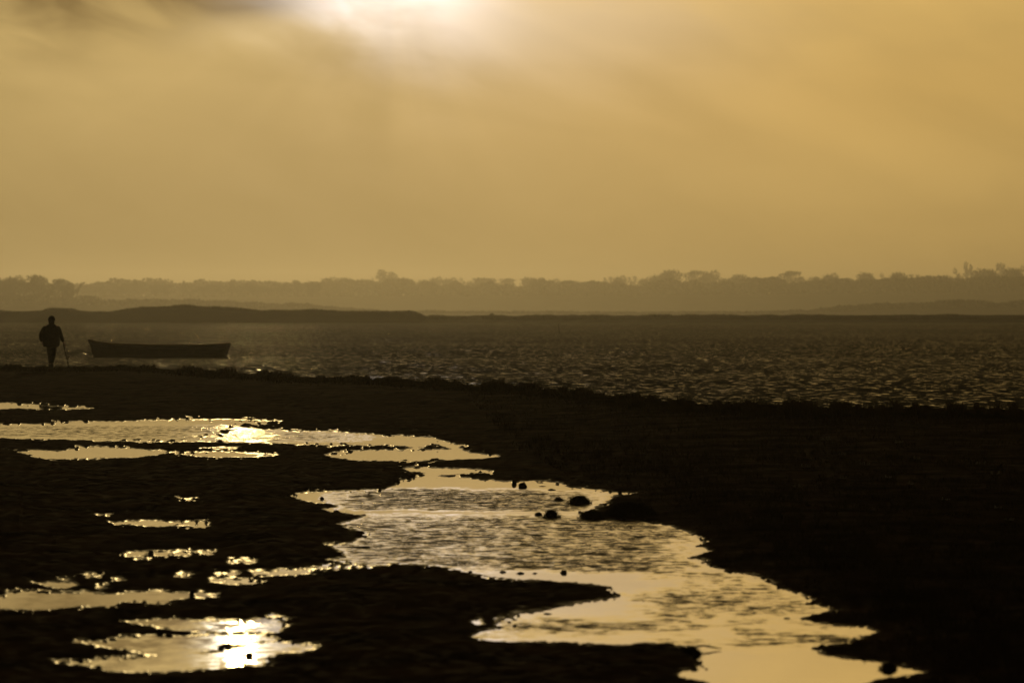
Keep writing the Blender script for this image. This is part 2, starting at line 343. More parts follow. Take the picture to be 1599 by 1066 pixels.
# sea bed and far ground
def sheet(name, x0, x1, y0, y1, z, mat):
    me = np_mesh(name, [(x0, y0, z), (x1, y0, z), (x1, y1, z), (x0, y1, z)], [(0, 1, 2, 3)])
    return link(name, me, mat)
tag(sheet('lagoon_bed', -9000, 9000, -200, 12000, -1.6, M_mud), kind='structure')

# pool water: level sheet lying in the hollows of the shore
pc = np.concatenate([[-1200, -700, -400, -250], np.arange(-130, 1730, 6.0), [1800, 2000]])
pr = np.arange(1112, 615, -2.5)
PX2, PV2 = np.meshgrid(pc, pr)
vt_ = np.interp(PX2, [-1200, 300, 600, 800, 2000], [619, 622, 655, 705, 705]); PV2 = 1112 + (PV2 - 1112) * (vt_ - 1112) / (pr[-1] - 1112); Y2 = HC * F / (PV2 - HY); X2 = (PX2 - CX) / F * Y2
sd2 = pools_sd(PX2, PV2, 40)
def bump1(v, a, b, s): return sstep(a - s, a + s, v) * (1 - sstep(b - s, b + s, v))
ruf = np.zeros_like(sd2)
PV0 = PV2; PV2 = PV2 + 14 * fbm(PX2 / 130, PV2 / 30, 3, 81) * (PV2 > 740) - (PX2 - 750) * 0.012 * (PV2 > 740)
patch = fbm(PX2 / 120, PV2 / 16, 3, 77)
ruf += bump1(PV2, 664, 689, 3) * (1 - sstep(480, 660, PX2 + 120 * patch))
ruf += bump1(PV2, 766, 796, 4) * sstep(480, 620, PX2) * (1 - sstep(860, 960, PX2)) * 2.4
ruf += bump1(PV2, 808, 886, 7) * (1 - sstep(990, 1130, PX2)) * 1.9 * np.clip(0.8 + 1.5 * patch, 0.1, 1.6)
ruf += bump1(PV2, 884, 1002, 12) * sstep(930, 1060, PX2) * np.clip(0.45 + 1.8 * patch, 0.05, 1.0)
ruf += bump1(PV2, 960, 998, 7) * (PX2 > 700) * np.clip(0.35 + 1.6 * patch, 0.05, 0.9)
ruf *= sstep(0, 6, -sd2) * 0.8 + 0.2
ruf = np.where(PX2 < 500, np.where(PV2 < 695, ruf, 0.02 + 0.22 * (PV2 > 960) * np.clip(fbm(PX2 / 60, PV2 / 5, 3, 78) + .15, 0, 1)), ruf)
PV2 = PV0
me = np_mesh('pool_water', np.stack([X2, Y2, np.zeros_like(X2)], -1).reshape(-1, 3), grid_faces(*PX2.shape))
at_ = me.attributes.new('ruffle', 'FLOAT', 'POINT'); at_.data.foreach_set('value', ruf.astype(np.float32).ravel())
tag(link('pool_water', me, M_pool, smooth=True), kind='structure')

# lagoon: choppy water reaching the far shore
LZ = -0.28
lc = np.concatenate([[-60000, -30000, -14000, -7000, -3500, -1800, -900, -500, -300], np.arange(-200, 1800, 2.5), [1900, 2100, 2500, 3400, 5500, 9000, 16000, 32000, 60000]])
lv = np.concatenate([[800, 720], np.arange(668, 505, -0.5), [503, 500, 497, 494, 491.5, 490]])
PX3, PV3 = np.meshgrid(lc, lv); Y3 = (HC - LZ) * F / (PV3 - HY); X3 = (PX3 - CX) / F * Y3
wav = np.zeros_like(X3)
for i in range(46):
    L = 0.5 * (1.09 ** i) ; L = min(L, 9.0) * random.uniform(.8, 1.2)
    th = R(random.gauss(112, 26)); k = 2 * math.pi / L
    wav += 0.003 * L ** 0.62 * np.sin(k * (X3 * math.cos(th) + Y3 * math.sin(th)) + random.uniform(0, 6.28))
wav += 0.02 * fbm(X3 * 1.3, Y3 * 0.8, 3, 5)
wav *= (1 - sstep(380, 640, Y3))
me = np_mesh('lagoon_water', np.stack([X3, Y3, LZ + wav], -1).reshape(-1, 3), grid_faces(*PX3.shape))
tag(link('lagoon_water', me, M_lagoon, smooth=True), kind='structure')

# ------------------------------------------------------------------ grass
def blades(pos, h, wdt, lean=0.35):
    """three-sided blades: pos (n,3), heights, widths"""
    n = len(pos); th = rng.uniform(0, 2 * np.pi, n); c, s = np.cos(th), np.sin(th)
    # keep most blades broad side to the open
    b0 = pos + np.stack([-c * wdt, -s * wdt, np.full(n, -0.02)], 1); b1 = pos + np.stack([c * wdt, s * wdt, np.full(n, -0.02)], 1)
    lx, ly = rng.normal(0, lean, n) * h, rng.normal(0, lean, n) * h
    mid = pos + np.stack([lx * .35, ly * .35, h * .6], 1)
    tip = pos + np.stack([lx, ly, h], 1)
    m0 = mid - np.stack([c * wdt * .7, s * wdt * .7, np.zeros(n)], 1); m1 = mid + np.stack([c * wdt * .7, s * wdt * .7, np.zeros(n)], 1)
    v = np.stack([b0, b1, m1, m0, tip], 1).reshape(-1, 3)
    i = np.arange(n)[:, None] * 5
    f = np.concatenate([i + [0, 1, 2], i + [0, 2, 3], i + [3, 2, 4]], 0)
    return v, f
# bank crest
n = 90000
gp = rng.uniform(-150, 1760, n); Yc, hc = crest(gp)
gy = Yc + rng.normal(-0.6, 1.6, n) * (Yc / 60)
tuft = sstep(-0.02, 0.22, fbm(gp / 14, gy * 0.2, 3, 55)) ; tuft2 = sstep(0.05, 0.3, fbm(gp / 60, gy * 0, 3, 58))
gh, _ = land_h(gp, gy, np.full(n, 60.0))
hh = 1.5 * (0.025 + 0.10 * tuft * rng.uniform(.3, 1, n) + 0.07 * tuft2 * rng.uniform(0, 1, n)) * rng.uniform(.5, 1.2, n)
pos = np.stack([(gp - CX) / F * gy, gy, gh], 1)
V1, F1 = blades(pos, hh, 0.010 * (gy / 60))
# bushy sprigs standing up from the crest
sp_v, sp_f, off = [V1], [F1], len(V1)
for (px, hgt, wd, cnt) in [(190,.13,.35,500),(172,.08,.3,250),(560,.12,.5,600),(545,.09,.5,300),(610,.15,.6,600),(680,.19,.45,800),(700,.10,.4,400),(632,.10,.5,400),(780,.10,.6,500),(850,.12,.6,500),(935,.12,.4,400),(1010,.10,.4,400),(1075,.08,.3,300),(1130,.08,.5,400),(1270,.07,.5,400),(1440,.08,.4,400),(1540,.10,.3,300),(1585,.09,.4,300),(60,.04,.6,300),(20,.05,.8,300)]:
    y0 = float(crest(np.array([px]))[0][0]); x0 = (px - CX) / F * y0
    q = rng.normal(0, .5, (cnt, 2)) * [wd, .5]
    yy = y0 + q[:, 1]; xx = x0 + q[:, 0]; pz, _ = land_h(xx / yy * F + CX, yy, np.full(cnt, 60.0))
    hb = hgt * np.exp(-(q[:, 0] / wd) ** 2 * 1.6) * rng.uniform(.35, 1.15, cnt)
    v, f = blades(np.stack([xx, yy, pz], 1), hb, np.full(cnt, 0.008 * y0 / 60), 0.5)
    sp_v.append(v); sp_f.append(f + off); off += len(v)
# marsh sward on the right-hand land and over the rest of the bank
n = 120000
gv = rng.uniform(600, 1100, n); gp = rng.uniform(600, 1760, n)
sdg = pools_sd(gp, gv, 40)
keep = (sdg > 3.5) & (gp > np.interp(gv, [600, 700, 770, 830, 1010, 1100], [700, 800, 930, 1000, 1150, 1300])) & (vnoise(gp / 30, gv / 9, 4) > 0.25)
gp, gv, sdg = gp[keep], gv[keep], sdg[keep]; gy = HC * F / (gv - HY); Yc, _ = crest(gp)
k2 = gy < Yc; gp, gy, sdg = gp[k2], gy[k2], sdg[k2]
gh, _ = land_h(gp, gy, sdg)
lim = np.clip((sdg - 1) * 0.5 * gy / F, 0.003, 0.10)
hh = lim * rng.uniform(.4, 1.0, len(gp)) * (0.35 + vnoise(gp / 22, gy * 2, 8))
v, f = blades(np.stack([(gp - CX) / F * gy, gy, gh], 1), hh, np.clip(0.0022 * gy / 15, .0015, .008), 0.6)
sp_v.append(v); sp_f.append(f + off); off += len(v)
me = np_mesh('grass', np.concatenate(sp_v), np.concatenate(sp_f))
tag(link('grass', me, M_grass), 'dark short marsh grass fringing the bank and the right-hand shore', 'grass', kind='stuff')

# ------------------------------------------------------------------ tussocks, stones and other bits in the creek
def zland(px, py):
    Y = ground_y(py); h, _ = land_h(np.array([float(px)]), np.array([Y])); return Y, float(h[0])
def mound(rx, ry, h, seed, n=26, m=9):
    a = np.linspace(0, 2 * np.pi, n, endpoint=False); t = np.linspace(0, 1, m)
    v = []
    for ti in t:
        for k in a:
            r = 1 - ti; w_ = 1 + 0.35 * float(fbm(np.array([math.cos(k) * 1.5 + seed]), np.array([math.sin(k) * 1.5 + ti]), 3, seed)[0])
            v.append((rx * r * w_ * math.cos(k), ry * r * w_ * math.sin(k), -0.03 + (h + 0.03) * (1 - r ** 2.2) * (0.9 + 0.5 * float(fbm(np.array([math.cos(k) * 3 * r + seed]), np.array([math.sin(k) * 3 * r]), 2, seed + 3)[0]))))
    f = [(i * n + j, i * n + (j + 1) % n, (i + 1) * n + (j + 1) % n, (i + 1) * n + j) for i in range(m - 1) for j in range(n)]
    return np_mesh('mound', v, f)
def tussock(px, py, wpx, hpx, label, nb=500):
    Y = ground_y(py); s = Y / F; o = empty('grass_tussock', at(px, py, Y)); o.location.z = 0
    rx, h = wpx * s / 2, hpx * s * 0.8
    tag(o, label, 'tussock')
    link('mound', mound(rx, max(rx * 0.8, h * 1.5), h * 0.7, int(px)), M_mud, o, True)
    q = rng.normal(0, .42, (nb, 2)).clip(-1, 1); z = h * 0.65 * np.clip(1 - (q ** 2).sum(1), 0, 1)
    v, f = blades(np.stack([q[:, 0] * rx, q[:, 1] * rx * 0.8, z], 1), np.full(nb, h * 0.5) * rng.uniform(.4, 1.1, nb), np.full(nb, 0.5 * s), 0.9)
    b = link('blades', np_mesh('tussock_blades', v, f), M_grass, o); b['kind'] = 'stuff'
    return o
tussock(905, 786, 38, 15, 'largest round grassy tussock standing in the creek, left of the grassy point', 700)
tussock(861, 807, 27, 14, 'rounded grassy tussock in the creek, nearer than the largest one', 600)
tussock(841, 804, 13, 6, 'tiny grassy hummock just left of the nearer rounded tussock', 200)
tussock(872, 781, 16, 6, 'low flat hummock just left of the largest creek tussock', 200)
tussock(925, 809, 46, 15, 'long low tussock lying off the tip of the grassy point', 700)
tussock(1387, 1044, 28, 12, 'lumpy dark tussock at the bottom right inlet of the creek', 500)
tussock(1081, 1021, 26, 17, 'ragged weed clump at the tip of the nearest mud spit', 500)
# the grassy point itself: a raised knoll of the bank
tussock(984, 806, 80, 27, 'broad grassy knoll forming the point that juts into the creek', 2600)
def stone(px, py, wpx, hpx, label, group=None, name='stone', mat=None):
    Y = ground_y(py); s = Y / F; bm = bmesh.new(); bmesh.ops.create_icosphere(bm, subdivisions=3, radius=1)
    sd = int(px * 7 + py)
    for v in bm.verts:
        a = np.array([v.co.x * 1.3 + sd]); b = np.array([v.co.y * 1.3 + v.co.z * 1.9])
        v.co *= 1 + 0.5 * float(fbm(a, b, 3, sd)[0])
        v.co = Vector((v.co.x * wpx * s / 2, v.co.y * wpx * s / 2 * 0.8, v.co.z * hpx * s * 0.75))
    me = bpy.data.meshes.new(name); bm.to_mesh(me); bm.free()
    o = link(name, me, mat or M_stone, smooth=True); _, z = zland(px, py); o.location = at(px, py, Y); o.location.z = max(z, -0.01) + hpx * s * 0.2
    tag(o, label, 'stone', group); return o
stone(816, 760, 13, 9, 'angular dark stone standing in the creek below the upper bank')
stone(803, 756, 8, 8, 'smaller upright stone just left of the angular one near the upper bank')
stone(861, 765, 13, 4, 'flat dark stone awash right of the angular stone')
stone(846, 759, 14, 2.5, 'thin sliver of mud stone awash close under the upper bank')
stone(880, 894, 11, 8, 'dark spiky lump in the shallows above the long mud spit')
stone(812, 895, 14, 5, 'largest flat stone in the row off the long mud spit')
stone(835, 895, 10, 4, 'middle flat stone in the row off the long mud spit')
stone(935, 892, 8, 3, 'small stone at the right end of the row off the mud spit')
stone(785, 893, 12, 5, 'flat stone at the left end of the row off the mud spit')
stone(503, 779, 7, 6, 'squat stone in the glittering left tip of the creek')
stone(570, 855, 20, 5, 'flat mud stone in the left shallows of the creek')
stone(1229, 965, 11, 4.5, 'small dark stone beside the pointed bank on the right')
stone(1257, 991, 9, 4, 'small dark stone out in the lower right water')
stone(855, 958, 15, 5, 'flat stone under the near side of the long mud spit')
stone(804, 977, 9, 6, 'small stone by the left end of the lower creek bay')
stone(1005, 938, 7, 3, 'tiny dark stone right of the long mud spit')
stone(988, 946, 12, 2.5, 'thin flat stone awash right of the long mud spit')
stone(1012, 930, 5, 3, 'pebble awash beyond the tiny dark stone by the spit')
stone(300, 931, 9, 10, 'dark stone between the long left puddle and its small end pool')
stone(236, 866, 9, 6, 'dark clod splitting the thin middle-left puddle')
stone(390, 1024, 13, 7, 'dark stone in the glaring bottom left puddle')
stone(345, 1013, 12, 6, 'low stone at the left of the sun glare in the bottom puddle')
stone(357, 1009, 10, 6, 'low stone just right of its neighbour in the sun glare')
stone(1074, 640, 5, 5, 'small pale stone on the dark bank crest right of centre', mat=M_pale)
stone(1023, 637, 6, 3, 'small pale flat stone on the bank left of the other pale one', mat=M_pale)
# little plants in the water right of the knoll
def skin_mesh(name, verts, edges, radii, levels=2, root=0):
    me = bpy.data.meshes.new(name); me.from_pydata([Vector(v) for v in verts], edges, [])
    o = bpy.data.objects.new(name, me); col.objects.link(o)
    sk = o.modifiers.new('skin', 'SKIN'); sk.use_smooth_shade = True
    for i, r in enumerate(radii):
        d = me.skin_vertices[0].data[i]; d.radius = (r, r) if not isinstance(r, tuple) else r; d.use_root = (i == root)
    ss = o.modifiers.new('sub', 'SUBSURF'); ss.levels = levels; ss.render_levels = levels
    dg = bpy.context.evaluated_depsgraph_get(); out = bpy.data.meshes.new_from_object(o.evaluated_get(dg))
    bpy.data.objects.remove(o); bpy.data.meshes.remove(me); return out
def sprig(px, py, wpx, hpx, label, name='water_plant', nb=14, pale=False, group=None, cat='plant'):
    Y = ground_y(py); s = Y / F; _, z = zland(px, py)
    V, Ed, Rr = [(0, 0, -.02)], [], [.6 * s]
    for i in range(nb):
        x = random.uniform(-.5, .5) * wpx * s; y = random.uniform(-.5, .5) * wpx * s; h = hpx * s * random.uniform(.45, 1)
        V += [(x * .8, y * .8, h * .4), (x, y, h)]; k = len(V); Ed += [(0, k - 2), (k - 2, k - 1)]; Rr += [.3 * s, (.75 if pale else .2) * s]
    me = skin_mesh(name, V, Ed, Rr, 1)
    me.materials.clear(); me.materials.append(M_grass); me.materials.append(M_pale)
    for p in me.polygons: p.material_index = 1 if pale and p.center.z > hpx * s * .5 and random.random() < .8 else 0
    o = bpy.data.objects.new(name, me); col.objects.link(o); o.location = at(px, py, Y); o.location.z = max(z, 0.0)
    return tag(o, label, cat, group)
sprig(980, 824, 24, 9, 'sparse row of little stems in the creek below the grassy knoll')
for (px, py) in [(1289, 706), (1313, 726), (1258, 745), (1314, 760), (1390, 762), (1435, 732), (1530, 740), (1555, 757), (1405, 712), (1245, 777), (1475, 795), (1560, 812), (1575, 830), (1420, 775), (1350, 740)]:
    sprig(px, py, 16, 11, 'dry marsh plant with faint pale seed heads in the dark right-hand grass', 'marsh_plant', 12, True, 'dry marsh plants on the right-hand shore')
# twig lying off the nearest spit
bm = bmesh.new()
def tube(bm, pts, rads, n=7):
    prev = None
    pts = [Vector(p) for p in pts]
    for i, p in enumerate(pts):
        d = (pts[min(i + 1, len(pts) - 1)] - pts[max(i - 1, 0)]).normalized()
        a = d.orthogonal().normalized(); b = d.cross(a)
        if prev is not None:
            a = (pa - d * pa.dot(d)).normalized(); b = d.cross(a)
        pa = a
        ring = [bm.verts.new(p + (a * math.cos(t * 2 * math.pi / n) + b * math.sin(t * 2 * math.pi / n)) * rads[i]) for t in range(n)]
        if prev is not None:
            for j in range(n): bm.faces.new((prev[j], prev[(j + 1) % n], ring[(j + 1) % n], ring[j]))
        else: bm.faces.new(ring[::-1])
        prev = ring
    bm.faces.new(prev)
def bm_obj(bm, name, mat, parent=None, smooth=True):
    bmesh.ops.recalc_face_normals(bm, faces=bm.faces); me = bpy.data.meshes.new(name); bm.to_mesh(me); bm.free()
    return link(name, me, mat, parent, smooth)
Y = ground_y(1014)
p0, p1 = at(1088, 1014, Y), at(1127, 1013, Y); p0.z = 0.02; p1.z = 0.008
tube(bm, [p0, p0.lerp(p1, .3) + Vector((0, .01, .006)), p0.lerp(p1, .7), p1], [.006, .005, .004, .002])
tube(bm, [p0.lerp(p1, .4), p0.lerp(p1, .55) + Vector((0, .03, .015))], [.004, .0015])
tag(bm_obj(bm, 'twig', M_bark), 'thin twig reaching over the water from the nearest mud spit', 'twig')

# ------------------------------------------------------------------ the boat
BY = 134.0; sB = BY / F
def build_boat():
    x0, x1 = (138 - CX) * sB, (361 - CX) * sB; L = x1 - x0
    root = empty('rowing_boat', ((x0 + x1) / 2, BY, LZ))
    tag(root, 'long low dark rowing boat lying broadside on the lagoon beside the walker', 'boat')
    NS, NK = 41, 15
    def zg(t):   # gunwale height over water by station (0 = left end)
        return np.interp(t, [0, .05, .12, .22, .4, .6, .85, 1], [.79, .69, .63, .59, .56, .555, .60, .665])
    def beam(t): return 0.62 * max(0.0, math.sin(math.pi * (0.02 + 0.96 * t))) ** 0.5 * (1 - .12 * abs(t - .5))
    def endx(t, zrel):
        x = -L / 2 + L * t
        lf = max(0, 1 - t / .12); rt = max(0, 1 - (1 - t) / .12)
        return x + (1 - zrel) * (.28 * lf - .30 * rt)
    def ring(t, inset=0.0):
        g = float(zg(t)); b = max(beam(t) - inset, .012); out = []
        for k in range(NK):
            u = -1 + 2 * k / (NK - 1); a = abs(u)
            w_ = b * (1 - (1 - a) ** 2.2); z = -.16 + inset + (g + .16 - inset) * a ** 2.0
            if a == 1: z = g
            out.append((endx(t, max(0, (z + .16) / (g + .16))), math.copysign(w_, u) if u else 0, z))
        return out
    V, Fc = [], []
    T = [i / (NS - 1) for i in range(NS)]
    for t in T: V += ring(t)
    for t in T: V += ring(t, .035)
    o_ = NS * NK
    for i in range(NS - 1):
        for k in range(NK - 1):
            a = i * NK + k; Fc.append((a, a + 1, a + NK + 1, a + NK)); Fc.append((o_ + a, o_ + a + NK, o_ + a + NK + 1, o_ + a + 1))
    for side in (0, NK - 1):
        for i in range(NS - 1):
            a, b = i * NK + side, (i + 1) * NK + side; Fc.append((a, b, o_ + b, o_ + a))
    for k in range(NK - 1):
        for i in (0, NS - 1):
            a = i * NK + k; Fc.append((a, a + 1, o_ + a + 1, o_ + a))
    link('hull', np_mesh('hull', V, Fc), M_hull, root, True)
    for s in (-1, 1):
        bm = bmesh.new(); pts = []
        for t in T:
            g = float(zg(t)); pts.append((endx(t, 1), s * (beam(t) + .008), g + .008))
        tube(bm, pts, [.026] * NS, 6); bm_obj(bm, 'gunwale', M_wood, root)
    for t in (.2, .38, .56, .74):
        bm = bmesh.new(); b = beam(t) - .05; z = float(zg(t)) - .16
        bmesh.ops.create_cube(bm, size=1, matrix=Matrix.Translation((-L / 2 + L * t, 0, z)) @ Matrix.Diagonal((.22, 2 * b, .03, 1)))
        bmesh.ops.bevel(bm, geom=bm.edges[:], offset=.006, segments=1)
        bm_obj(bm, 'thwart', M_wood, root, False)
    for s in (-1, 1):
        for t in (.3, .48, .66):
            bm = bmesh.new(); z = float(zg(t)); x = -L / 2 + L * t
            tube(bm, [(x, s * beam(t), z), (x, s * beam(t), z + .07)], [.012, .009], 6); bm_obj(bm, 'thole_pin', M_wood, root)
    bm = bmesh.new(); z = float(zg(0))
    tube(bm, [(endx(0, 1) - .01, 0, z - .10), (endx(0, 1) - .02, 0, z + .03)], [.04, .03], 6); bm_obj(bm, 'stem_post', M_wood, root)
    root.rotation_euler = (R(0.5), R(0.35), R(-3))
build_boat()

# ------------------------------------------------------------------ the walker
def loft(rings, name, mat, parent, n=28, cap=(True, True), wob=0.0, seed=1):
    """rings: (cx, cy, z, rx, ry)"""
    bm = bmesh.new(); prev = None
    for i, (cx, cy, z, rx, ry) in enumerate(rings):
        r = []
        for j in range(n):
            a = 2 * math.pi * j / n; w_ = 1 + wob * (float(vnoise(np.array([j * .45]), np.array([i * .8]), seed)[0]) - .5)
            ca, sa = math.cos(a), math.sin(a)
            r.append(bm.verts.new((cx + rx * w_ * math.copysign(abs(ca) ** .88, ca), cy + ry * w_ * math.copysign(abs(sa) ** .88, sa), z)))
        if prev:
            for j in range(n): bm.faces.new((prev[j], prev[(j + 1) % n], r[(j + 1) % n], r[j]))
        elif cap[0]: bm.faces.new(r[::-1])
        prev = r
    if cap[1]: bm.faces.new(prev)
    o = bm_obj(bm, name, mat, parent)
    m = o.modifiers.new('sub', 'SUBSURF'); m.levels = 1; m.render_levels = 1
    return o
def build_person():
    PY = 88.5; s = PY / F
    px0 = 80.5; X0 = (px0 - CX) * s
    z0 = float(land_h(np.array([px0]), np.array([PY]), np.array([60.0]))[0][0])
    root = empty('person', (X0, PY, z0)); root.scale = (.97, .96, .96)
    tag(root, 'person in a wide dark jacket and close cap walking along the bank with a stick', 'person')
    # figure faces away from the camera (+Y); x to the viewer's right
    V = [(0, 0, .90), (0, 0, 1.05), (0, .01, 1.22), (0, .0, 1.38), (0, .015, 1.475), (0, .03, 1.55), (0, .035, 1.62)]
    Rr = [(.15, .11), (.145, .105), (.16, .11), (.15, .10), .052, .072, .085]
    Ed = [(i, i + 1) for i in range(6)]
    def add(p, r, par): V.append(p); Rr.append(r); Ed.append((par, len(V) - 1)); return len(V) - 1
    for sx, knee, ank, toe in ((-1, (-.070, .06, .48), (-.045, .12, .09), (-.06, .26, .035)), (1, (.062, .07, .50), (.025, -.10, .11), (.035, .03, .035))):
        a = add((sx * .09, 0, .82), .095, 0); k = add(knee, .062, a); an = add(ank, .042, k); add(toe, .032, an)
    hands = []
    for sx, elb, wr in ((-1, (-.34, -.02, 1.10), (-.31, .10, .88)), (1, (.30, -.02, 1.10), (.385, .05, .86))):
        sh = add((sx * .17, 0, 1.37), .062, 3); e = add(elb, .044, sh); w_ = add(wr, .030, e)
        d = (Vector(wr) - Vector(elb)).normalized(); pm = Vector(wr) + d * .07
        p = add(tuple(pm), (.040, .022), w_); hands.append((sx, pm, d, p))
    me = skin_mesh('body', V, Ed, Rr, 2)
    # head features and fingers grown onto the same mesh
    bm = bmesh.new(); bm.from_mesh(me)
    hc = Vector((0, .035, 1.60))
    r = bmesh.ops.create_icosphere(bm, subdivisions=3, radius=1)
    for v in r['verts']:
        c = v.co.copy(); z = c.z
        wx = .076 * (1 - .22 * max(0, -z) ** 1.3); wy = .095
        v.co = hc + Vector((c.x * wx, c.y * wy, z * .115))
        f_ = max(0, c.y)
        if abs(c.x) < .22 and -.25 < z < .12 and f_ > .8: v.co.y += .022 * (1 - abs(c.x) / .22)          # nose
        if .15 < abs(c.x) < .55 and 0 < z < .25 and f_ > .6: v.co.y -= .009                               # eye sockets
        if abs(c.x) < .35 and -.52 < z < -.38 and f_ > .6: v.co.y += .006                                 # lips
    for sx in (-1, 1):
        r = bmesh.ops.create_icosphere(bm, subdivisions=2, radius=1, matrix=Matrix.Translation(hc + Vector((sx * .077, -.005, -.005))) @ Matrix.Diagonal((.010, .02, .032, 1)))
    for sx, pm, d, _ in hands:
        side = Vector((0, 1, 0)); side = (side - d * side.dot(d)).normalized(); palm = d.cross(side).normalized() * (1 if sx < 0 else -1)
        for j, (o_, l_) in enumerate(((.027, .068), (.009, .078), (-.009, .072), (-.027, .056))):
            b = pm + side * o_ + d * .02; inn = palm * (-1)
            curl = .5 if sx < 0 else 1.1
            pts = [b, b + d * l_ * .45 + inn * .006 * curl, b + d * l_ * (.85 - .25 * curl) + inn * .026 * curl, b + d * l_ * (1 - .55 * curl) + inn * .045 * curl]
            tube(bm, pts, [.0095, .009, .0085, .006], 7)
        t0 = pm + side * .034 - d * .035
        tube(bm, [t0, t0 + side * .02 + d * .025, t0 + side * .024 + d * .055 - palm * .012], [.012, .0105, .007], 7)
    bm.to_mesh(me); bm.free()
    link('body', me, M_skin, root, True)
    loft([(-.01, .01, .715, .23, .165), (-.01, .01, .73, .262, .185), (-.012, .01, .85, .285, .19), (-.006, 0, 1.0, .285, .185), (0, 0, 1.15, .285, .18), (0, 0, 1.28, .265, .165), (0, 0, 1.37, .225, .145), (0, .005, 1.425, .155, .11), (0, .015, 1.465, .085, .085), (0, .02, 1.50, .068, .075), (0, .02, 1.505, .05, .055)], 'jacket', M_coat, root, wob=.10)
    for sx, pts in ((-1, [(-.16, 0, 1.39), (-.25, -.01, 1.28), (-.34, -.02, 1.10), (-.345, .03, .99), (-.315, .09, .90)]), (1, [(.16, 0, 1.39), (.235, -.01, 1.28), (.30, -.02, 1.10), (.335, .01, 1.0), (.38, .045, .88)])):
        me = skin_mesh('sleeve', pts, [(i, i + 1) for i in range(4)], [.085, .088, .075, .062, .05], 2)
        link('sleeve', me, M_coat, root, True)
    hipv = [(0, 0, .88), (-.078, 0, .78), (-.070, .06, .48), (-.048, .11, .17), (.078, 0, .78), (.062, .065, .50), (.028, -.085, .18)]
    me = skin_mesh('trousers', hipv, [(0, 1), (1, 2), (2, 3), (0, 4), (4, 5), (5, 6)], [.15, .115, .078, .060, .115, .078, .060], 2)
    link('trousers', me, M_trous, root, True)
    for a, b, c in (((-.058, .11, .20), (-.055, .12, .075), (-.06, .27, .045)), ((.034, -.09, .21), (.03, -.10, .085), (.035, .045, .045))):
        me = skin_mesh('boot', [a, b, c], [(0, 1), (1, 2)], [.058, .055, .045], 2); link('boot', me, M_boot, root, True)
    # close cap with a turned-up band
    bm = bmesh.new(); bmesh.ops.create_uvsphere(bm, u_segments=24, v_segments=14, radius=1)
    bmesh.ops.delete(bm, geom=[v for v in bm.verts if v.co.z < -.25], context='VERTS')
    for v in bm.verts: v.co = hc + Vector((0, -.004, .018)) + Vector((v.co.x * .108, v.co.y * .122, v.co.z * .120))
    o = bm_obj(bm, 'cap', M_hat, root); m = o.modifiers.new('th', 'SOLIDIFY'); m.thickness = .008
    loft([(0, .03, 1.575, .108, .12), (0, .03, 1.58, .117, .13), (0, .03, 1.63, .116, .13), (0, .03, 1.635, .108, .12)], 'cap_band', M_hat, o, cap=(False, False), wob=.03)
    loft([(0, -.01, 1.45, .07, .07), (0, -.02, 1.49, .092, .08), (0, -.02, 1.54, .102, .09), (0, -.01, 1.60, .10, .095)], 'hair', M_hat, root, wob=.06)
    # stick held in the right hand
    hand = Vector((X0, PY, z0)) + hands[1][1] * .96
    st = empty('walking_stick', (hand.x + .12, PY + .05, z0)); tag(st, 'thin dark stick held in the walker\'s lowered right hand', 'stick')
    top = hand - st.location + Vector((-.045, 0, .10)); bot = Vector((0.03, 0, 0.0))
    bm = bmesh.new(); tube(bm, [top, top.lerp(bot, .3), top.lerp(bot, .7) + Vector((.006, 0, 0)), bot], [.016, .016, .015, .013], 8); bm_obj(bm, 'shaft', M_bark, st)
    j = top.lerp(bot, .62)
    bm = bmesh.new(); tube(bm, [j, j + Vector((.03, 0, -.01)), j + Vector((.05, 0, .045)), j + Vector((.045, 0, .07))], [.02, .024, .02, .012], 8); bm_obj(bm, 'side_branch', M_bark, st)
build_person()

# ------------------------------------------------------------------ marker post in the lagoon
Yp = (HC - LZ) * F / (520 - HY); p = at(873.5, 520, Yp); mp_ = empty('marker_post', (p.x, Yp, LZ)); tag(mp_, 'thin leaning marker post standing alone in the far lagoon right of centre', 'post')
bm = bmesh.new(); tube(bm, [(.03, 0, -1.2), (0.0, 0, 0), (-.05, 0, .55), (-.09, 0, .86)], [.06, .055, .05, .04], 8); bm_obj(bm, 'pole', M_bark, mp_)
bm = bmesh.new(); tube(bm, [(-.088, 0, .83), (-.094, 0, .93)], [.07, .06], 8); bm_obj(bm, 'top_collar', M_bark, mp_)

# ------------------------------------------------------------------ far shore: low dune island and reed strip
def ridge(name, pts, Y0, depth, mat, seed, rough=0.8, back=0.5, step=2.0, foot=-0.6, x0=-600, x1=2300):
    xs = np.arange(x0, x1, step); topy = np.interp(xs, [p[0] for p in pts], [p[1] for p in pts])
    hz = HC + (HY - topy) / F * (Y0 + depth * .45)
    ts = np.linspace(0, 1, 11); V = []
    for t in ts:
        Y = Y0 + depth * t + 0 * xs; prof = math.sin(math.pi * min(t / .9, 1) * .5) ** .8 if t < .45 else None
        k = sstep(0, .45, t) if t <= .45 else 1 - back * sstep(.45, 1, t)
        nz = fbm(xs / 14, Y / 11, 4, seed) * rough * (Y0 / F * 4)
        V.append(np.stack([(xs - CX) / F * (Y0 + depth * .45) , Y, foot + (hz - foot) * k + nz * (0.2 + k)], 1))
    V = np.concatenate(V); return tag(link(name, np_mesh(name, V, grid_faces(11, len(xs))), mat, smooth=True), kind='structure'), xs, hz
isl = [(-600,488),(0,486),(70,486),(85,481.5),(105,481.5),(120,486),(175,487),(190,484),(225,479.5),(290,477),(330,479),(400,484),(410,485),(490,483),(530,485.5),(560,485.5),(640,486),(655,489),(668,496),(700,497),(760,497),(2300,497)]
